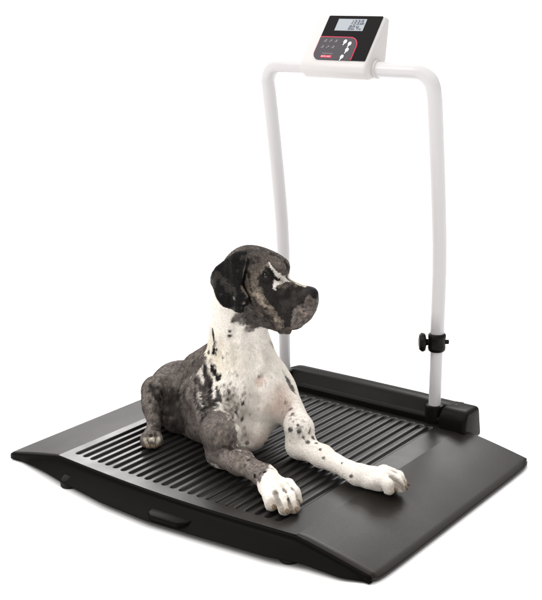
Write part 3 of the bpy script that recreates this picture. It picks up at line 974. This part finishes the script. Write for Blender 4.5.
stroke([(254, 298), (262, 310), (270, 322)], 1.6, DARK, .75, .5); stroke([(262, 306), (268, 317), (275, 329)], 1.3, DARK, .6, .5)
for a, b, r_, k in ((301, 309, 3.0, .45), (304, 314, 2.6, .6), (299, 318, 2.4, .45)): spx(a, b, r_, PINK*.55, k, .9, .6)
for k in range(40): spx(rs.uniform(290, 312), rs.uniform(302, 328), rs.uniform(.7, 1.5), BLACK, .6, .5)
for k in range(30): spx(rs.uniform(240, 272), rs.uniform(296, 322), rs.uniform(.6, 1.6), DARK, .6, .5)
for k in range(26): spx(rs.uniform(240, 284), rs.uniform(250, 264), rs.uniform(.8, 2.4), DARK, .55, .6)
hpoly([(284, 258), (290, 266), (291, 277), (284, 274), (279, 264)], GREY*.8, .0, .6)
hpoly([(271, 260), (274, 261), (279, 268), (281, 276.5), (286, 278.5), (293, 281), (300, 283), (305, 286), (305, 288.5), (297, 286.5), (288, 283.5), (283.5, 282.5), (283, 289), (281.2, 287), (279.8, 280), (277.5, 272), (274, 265)], WHITE*.93, .020, .95, .0035)
spx(282, 281, 1.6, MID, .7, .6); spx(279.5, 263, 1.3, TAN, .6, .6); spx(296, 285.5, 1.8, TAN, .4, .8); stroke([(294, 281.5), (299, 283.5), (304, 286)], 2.0, CREAM*.9, .8, .7)
for a, b, r_ in ((287, 267, 2.4), (289, 272, 2.0), (285, 261, 1.8)): spx(a, b, r_, BLACK, .9, .5)
stroke([(283, 262), (288, 270)], 2.2, DARK, .8, .5); spx(268, 265, 2.8, MID, .6, .6)
stroke([(261, 277), (266, 281), (272, 278), (268, 270)], 3.6, DARK*.8, .95, .4); spx(266, 275, 3.4, BLACK, 1, .4)
stroke([(283, 336), (290, 334)], 3.5, BLACK, .95, .4); stroke([(279, 331), (286, 334), (297, 331), (308, 327), (315, 321), (318, 314)], 1.7, BLACK, .85, .5)
# nose pad, far side too
dn = np.linalg.norm(((V-hp(312, 294))@np.array(AX).T)/np.array([.022, .027, .019]), axis=1)
w_ = np.clip((1.05-dn)/.1, 0, 1)[:, None]; colr[:] = colr*(1-w_)+BLACK*1.2*w_
# ears
ue, ve = hf, hu
for s in (1, -1):
    m_ = inpoly(ue, ve, [(uc+(a-uc)*1.10, vc+(b-vc)*1.06) for a, b in uvp]) & (s*hl > cf(ue, ve)-.014)
    colr[m_] = BLACK*1.5*(1+.5*n3[m_, None])
    e_ = m_ & (n1+n3*.6 > .36); colr[e_] = GREY*.38
spx(234, 298, 1.6, MID, .9, .5); spx(224, 281, 3.6, GREY*.9, .5, .9); spx(244, 303, 1.6, MID, .6, .5)
stroke([(246, 262), (249, 275), (251, 290)], 1.5, BLACK, .8, .5)  # shadow gap along the ear's front edge, painted as a black line
# tan hair between the toes, darkened to put gap shade into the colour
for g0, g1, g2, size in gaps:
    d = np.full(len(V), 1e9)
    for a, b in ((g0*.4+g1*.6-ZUP*.006, g1-ZUP*.006), (g1-ZUP*.006, g2-ZUP*.004)):
        ab = b-a; t = np.clip((V-a)@ab/(ab@ab), 0, 1); d = np.minimum(d, np.linalg.norm(V-a-t[:, None]*ab, axis=1))
    w_ = (np.clip((.0072*size-d)/.003, 0, 1)*.75)[:, None]; colr[:] = colr*(1-w_)+TAN*.35*w_
for tp, cd, size in claws:
    d = np.linalg.norm(V-(tp-ZUP*.001), axis=1); w_ = (np.clip((.0185*size-d)/.008, 0, 1)*.6)[:, None]
    colr[:] = colr*(1-w_)+TAN*.9*w_
spx(155, 428, 5, DARK, .6, .6)
for a, b in ((146.5, 440), (152, 440), (157.5, 440)): spx(a, b, 3.2, CREAM*.75, .9, .5)


# brindled ticking
tick = np.clip((n2-.28)/.1, 0, 1)*.45
lum = colr.mean(1); isg = (lum < .3)&(lum > .05)
colr[isg] = colr[isg]*(1+.5*n2[isg, None])
colr = np.clip(colr, .004, .9)
at = me.color_attributes.new('coat', 'FLOAT_COLOR', 'POINT')
at.data.foreach_set('color', np.concatenate([colr, np.ones((len(V), 1))], 1).astype(np.float32).ravel())

def fur_material():
    m = bpy.data.materials.new('short_dog_coat'); m.use_nodes = True; nt = m.node_tree; b = nt.nodes['Principled BSDF']
    L = nt.links
    a = nt.nodes.new('ShaderNodeAttribute'); a.attribute_name = 'coat'
    t = nt.nodes.new('ShaderNodeTexCoord')
    mp = nt.nodes.new('ShaderNodeMapping'); mp.inputs['Scale'].default_value = (1, 1, .35)
    n = nt.nodes.new('ShaderNodeTexNoise'); n.inputs['Scale'].default_value = 420; n.inputs['Detail'].default_value = 5
    n2_ = nt.nodes.new('ShaderNodeTexNoise'); n2_.inputs['Scale'].default_value = 60; n2_.inputs['Detail'].default_value = 3
    L.new(t.outputs['Object'], mp.inputs['Vector']); L.new(mp.outputs['Vector'], n.inputs['Vector'])
    L.new(t.outputs['Object'], n2_.inputs['Vector'])
    mr_ = nt.nodes.new('ShaderNodeMapRange'); mr_.inputs['From Min'].default_value = .3; mr_.inputs['From Max'].default_value = .7
    mr_.inputs['To Min'].default_value = .86; mr_.inputs['To Max'].default_value = 1.10
    L.new(n.outputs['Fac'], mr_.inputs['Value'])
    mx = nt.nodes.new('ShaderNodeVectorMath'); mx.operation = 'SCALE'
    L.new(a.outputs['Color'], mx.inputs[0]); L.new(mr_.outputs['Result'], mx.inputs['Scale'])
    L.new(mx.outputs['Vector'], b.inputs['Base Color'])
    ad = nt.nodes.new('ShaderNodeMath'); ad.operation = 'MULTIPLY_ADD'; ad.inputs[1].default_value = 1.6
    L.new(n2_.outputs['Fac'], ad.inputs[0]); L.new(n.outputs['Fac'], ad.inputs[2])
    bp = nt.nodes.new('ShaderNodeBump'); bp.inputs['Strength'].default_value = .55; bp.inputs['Distance'].default_value = .0016
    L.new(ad.outputs[0], bp.inputs['Height']); L.new(bp.outputs['Normal'], b.inputs['Normal'])
    b.inputs['Roughness'].default_value = .52; b.inputs['Specular IOR Level'].default_value = .12
    return m
me.materials.append(fur_material())
body = bpy.data.objects.new('dog', me); COL.objects.link(body)
body['label'] = 'harlequin great dane with white chest and grey patches lying on the ribbed deck, looking right'
body['category'] = 'dog'

# --- the short coat itself: individual flat-lying hairs and a few whiskers
rng = np.random.default_rng(3)
A_, B_, C_, D_ = (V[Q[:, i]] for i in range(4))
fn = np.cross(C_-A_, D_-B_); ar = np.linalg.norm(fn, axis=1)+1e-12; fn = fn/ar[:, None]
NH = 210000
fi = rng.choice(len(Q), NH, p=ar/ar.sum())
a, b = rng.random(NH)[:, None], rng.random(NH)[:, None]
root = (A_[fi]*(1-a)+B_[fi]*a)*(1-b)+(D_[fi]*(1-a)+C_[fi]*a)*b
nn = fn[fi]; cen = V.mean(0)
hcol = colr[Q[fi, 0]]
flow = np.tile(BODY*.45-ZUP*.85, (NH, 1))
inh = (np.linalg.norm(root-HC, axis=1) < .19) & (root[:, 2] > P(250, 335, 2.76)[2]); flow[inh] = -FF*.9-UU*.35
def near_seg(p, q, r_):
    ab = q-p; t = np.clip((root-p)@ab/(ab@ab), 0, 1); return np.linalg.norm(root-p-t[:, None]*ab, axis=1) < r_
for e_, w_2, tipp in ((EL, WRL, at_z(291, 516, DECKZ)), (ER, WRR, at_z(405, 491, DECKZ))):
    m_ = near_seg(e_, w_2, .05) | near_seg(w_2, tipp, .05); flow[m_] = nrm(w_2-e_)
flow = flow+rng.normal(0, .22, flow.shape)
tan_ = flow-nn*np.sum(flow*nn, 1)[:, None]; tan_ /= np.linalg.norm(tan_, axis=1)[:, None]+1e-9
leng = .0062*rng.uniform(.6, 1.25, NH)
leng[inh] *= .62; leng[root[:, 2] < DECKZ+.055] *= .6
noz = np.linalg.norm(((root-hp(312, 294))@np.array(AX).T)/np.array([.022, .027, .019]), axis=1) < 1.15
eyz = np.min([np.linalg.norm(root-c, axis=1) for c, s in EYES], 0) < .016
ok = ~noz & ~eyz & (root[:, 2] > DECKZ+.006)
root, nn, tan_, leng, hcol = root[ok], nn[ok], tan_[ok], leng[ok], hcol[ok]
nh = len(root)
p0_ = root-nn*.0004; p1_ = root+tan_*(leng*.5)[:, None]+nn*(leng*.16)[:, None]; p2_ = root+tan_*leng[:, None]+nn*(leng*.20)[:, None]
pts_ = np.stack([p0_, p1_, p2_], 1).reshape(-1, 3)
hcol = hcol*rng.uniform(.84, 1.14, nh)[:, None]
hc = bpy.data.hair_curves.new('fur'); hc.add_curves([3]*nh)
hc.attributes['position'].data.foreach_set('vector', pts_.astype(np.float32).ravel())
rad = np.tile(np.array([.00026, .00020, .00006], np.float32), nh)
ra = hc.attributes.get('radius') or hc.attributes.new('radius', 'FLOAT', 'POINT'); ra.data.foreach_set('value', rad)
ca = hc.attributes.new('coat', 'FLOAT_COLOR', 'CURVE')
ca.data.foreach_set('color', np.concatenate([np.clip(hcol, 0.003, .9), np.ones((nh, 1))], 1).astype(np.float32).ravel())
m_hair = bpy.data.materials.new('dog_hair'); m_hair.use_nodes = True
hb = m_hair.node_tree.nodes['Principled BSDF']; ha = m_hair.node_tree.nodes.new('ShaderNodeAttribute'); ha.attribute_name = 'coat'
m_hair.node_tree.links.new(ha.outputs['Color'], hb.inputs['Base Color'])
hb.inputs['Roughness'].default_value = .5; hb.inputs['Specular IOR Level'].default_value = .18
hc.materials.append(m_hair)
fo = bpy.data.objects.new('fur', hc); COL.objects.link(fo); fo.parent = body
# whiskers
wk = []
for s in (1, -1):
    for k in range(9):
        a = hp(296+rng.uniform(0, 12), 306+rng.uniform(0, 14), s*.036); h_ = bvh.find_nearest(Vector(a)); a = np.array(h_[0]); nv = np.array(h_[1])
        l_ = rng.uniform(.022, .045); dd = nrm(nv*.9+FF*.35-UU*.25+rng.normal(0, .2, 3))
        wk += [a-nv*.001, a+dd*l_*.5, a+dd*l_-ZUP*l_*.22]
wc_ = bpy.data.hair_curves.new('whiskers'); wc_.add_curves([3]*(len(wk)//3))
wc_.attributes['position'].data.foreach_set('vector', np.array(wk, np.float32).ravel())
ra = wc_.attributes.get('radius') or wc_.attributes.new('radius', 'FLOAT', 'POINT')
ra.data.foreach_set('value', np.tile(np.array([.00028, .00018, .00004], np.float32), len(wk)//3))
wc_.materials.append(mat('whisker', (.09, .08, .07), .4, .4))
wo = bpy.data.objects.new('whiskers', wc_); COL.objects.link(wo); wo.parent = body

m_eye = mat('dog_eye', (.006, .0035, .002), .03, .5)
m_claw = mat('dog_claw', (.14, .085, .04), .35, .5, bump=(300, .2, .0005))
for c, s in EYES:
    c = c+LH*s*.0012
    bm = bmesh.new(); bmesh.ops.create_uvsphere(bm, u_segments=24, v_segments=16, radius=.0105)
    me2 = bpy.data.meshes.new('eye'); bm.to_mesh(me2); bm.free(); me2.materials.append(m_eye)
    for p in me2.polygons: p.use_smooth = True
    o = bpy.data.objects.new('eye', me2); COL.objects.link(o); o.parent = body; o.location = c
for tp, cd, size in claws:
    down = nrm(cd-ZUP*.9)
    pts = [tp-cd*.004, tp+cd*.004*size, tp+cd*.008*size-ZUP*.002, tp+cd*.0115*size-ZUP*.0055]
    pts = [np.array([p[0], p[1], max(p[2], DECKZ+.0015)]) for p in pts]
    Vv, Ff = tube(pts, [.0042*size, .0038*size, .0028*size, .0009*size], 12)
    link_mesh('claw', Vv, Ff, m_claw, parent=body)
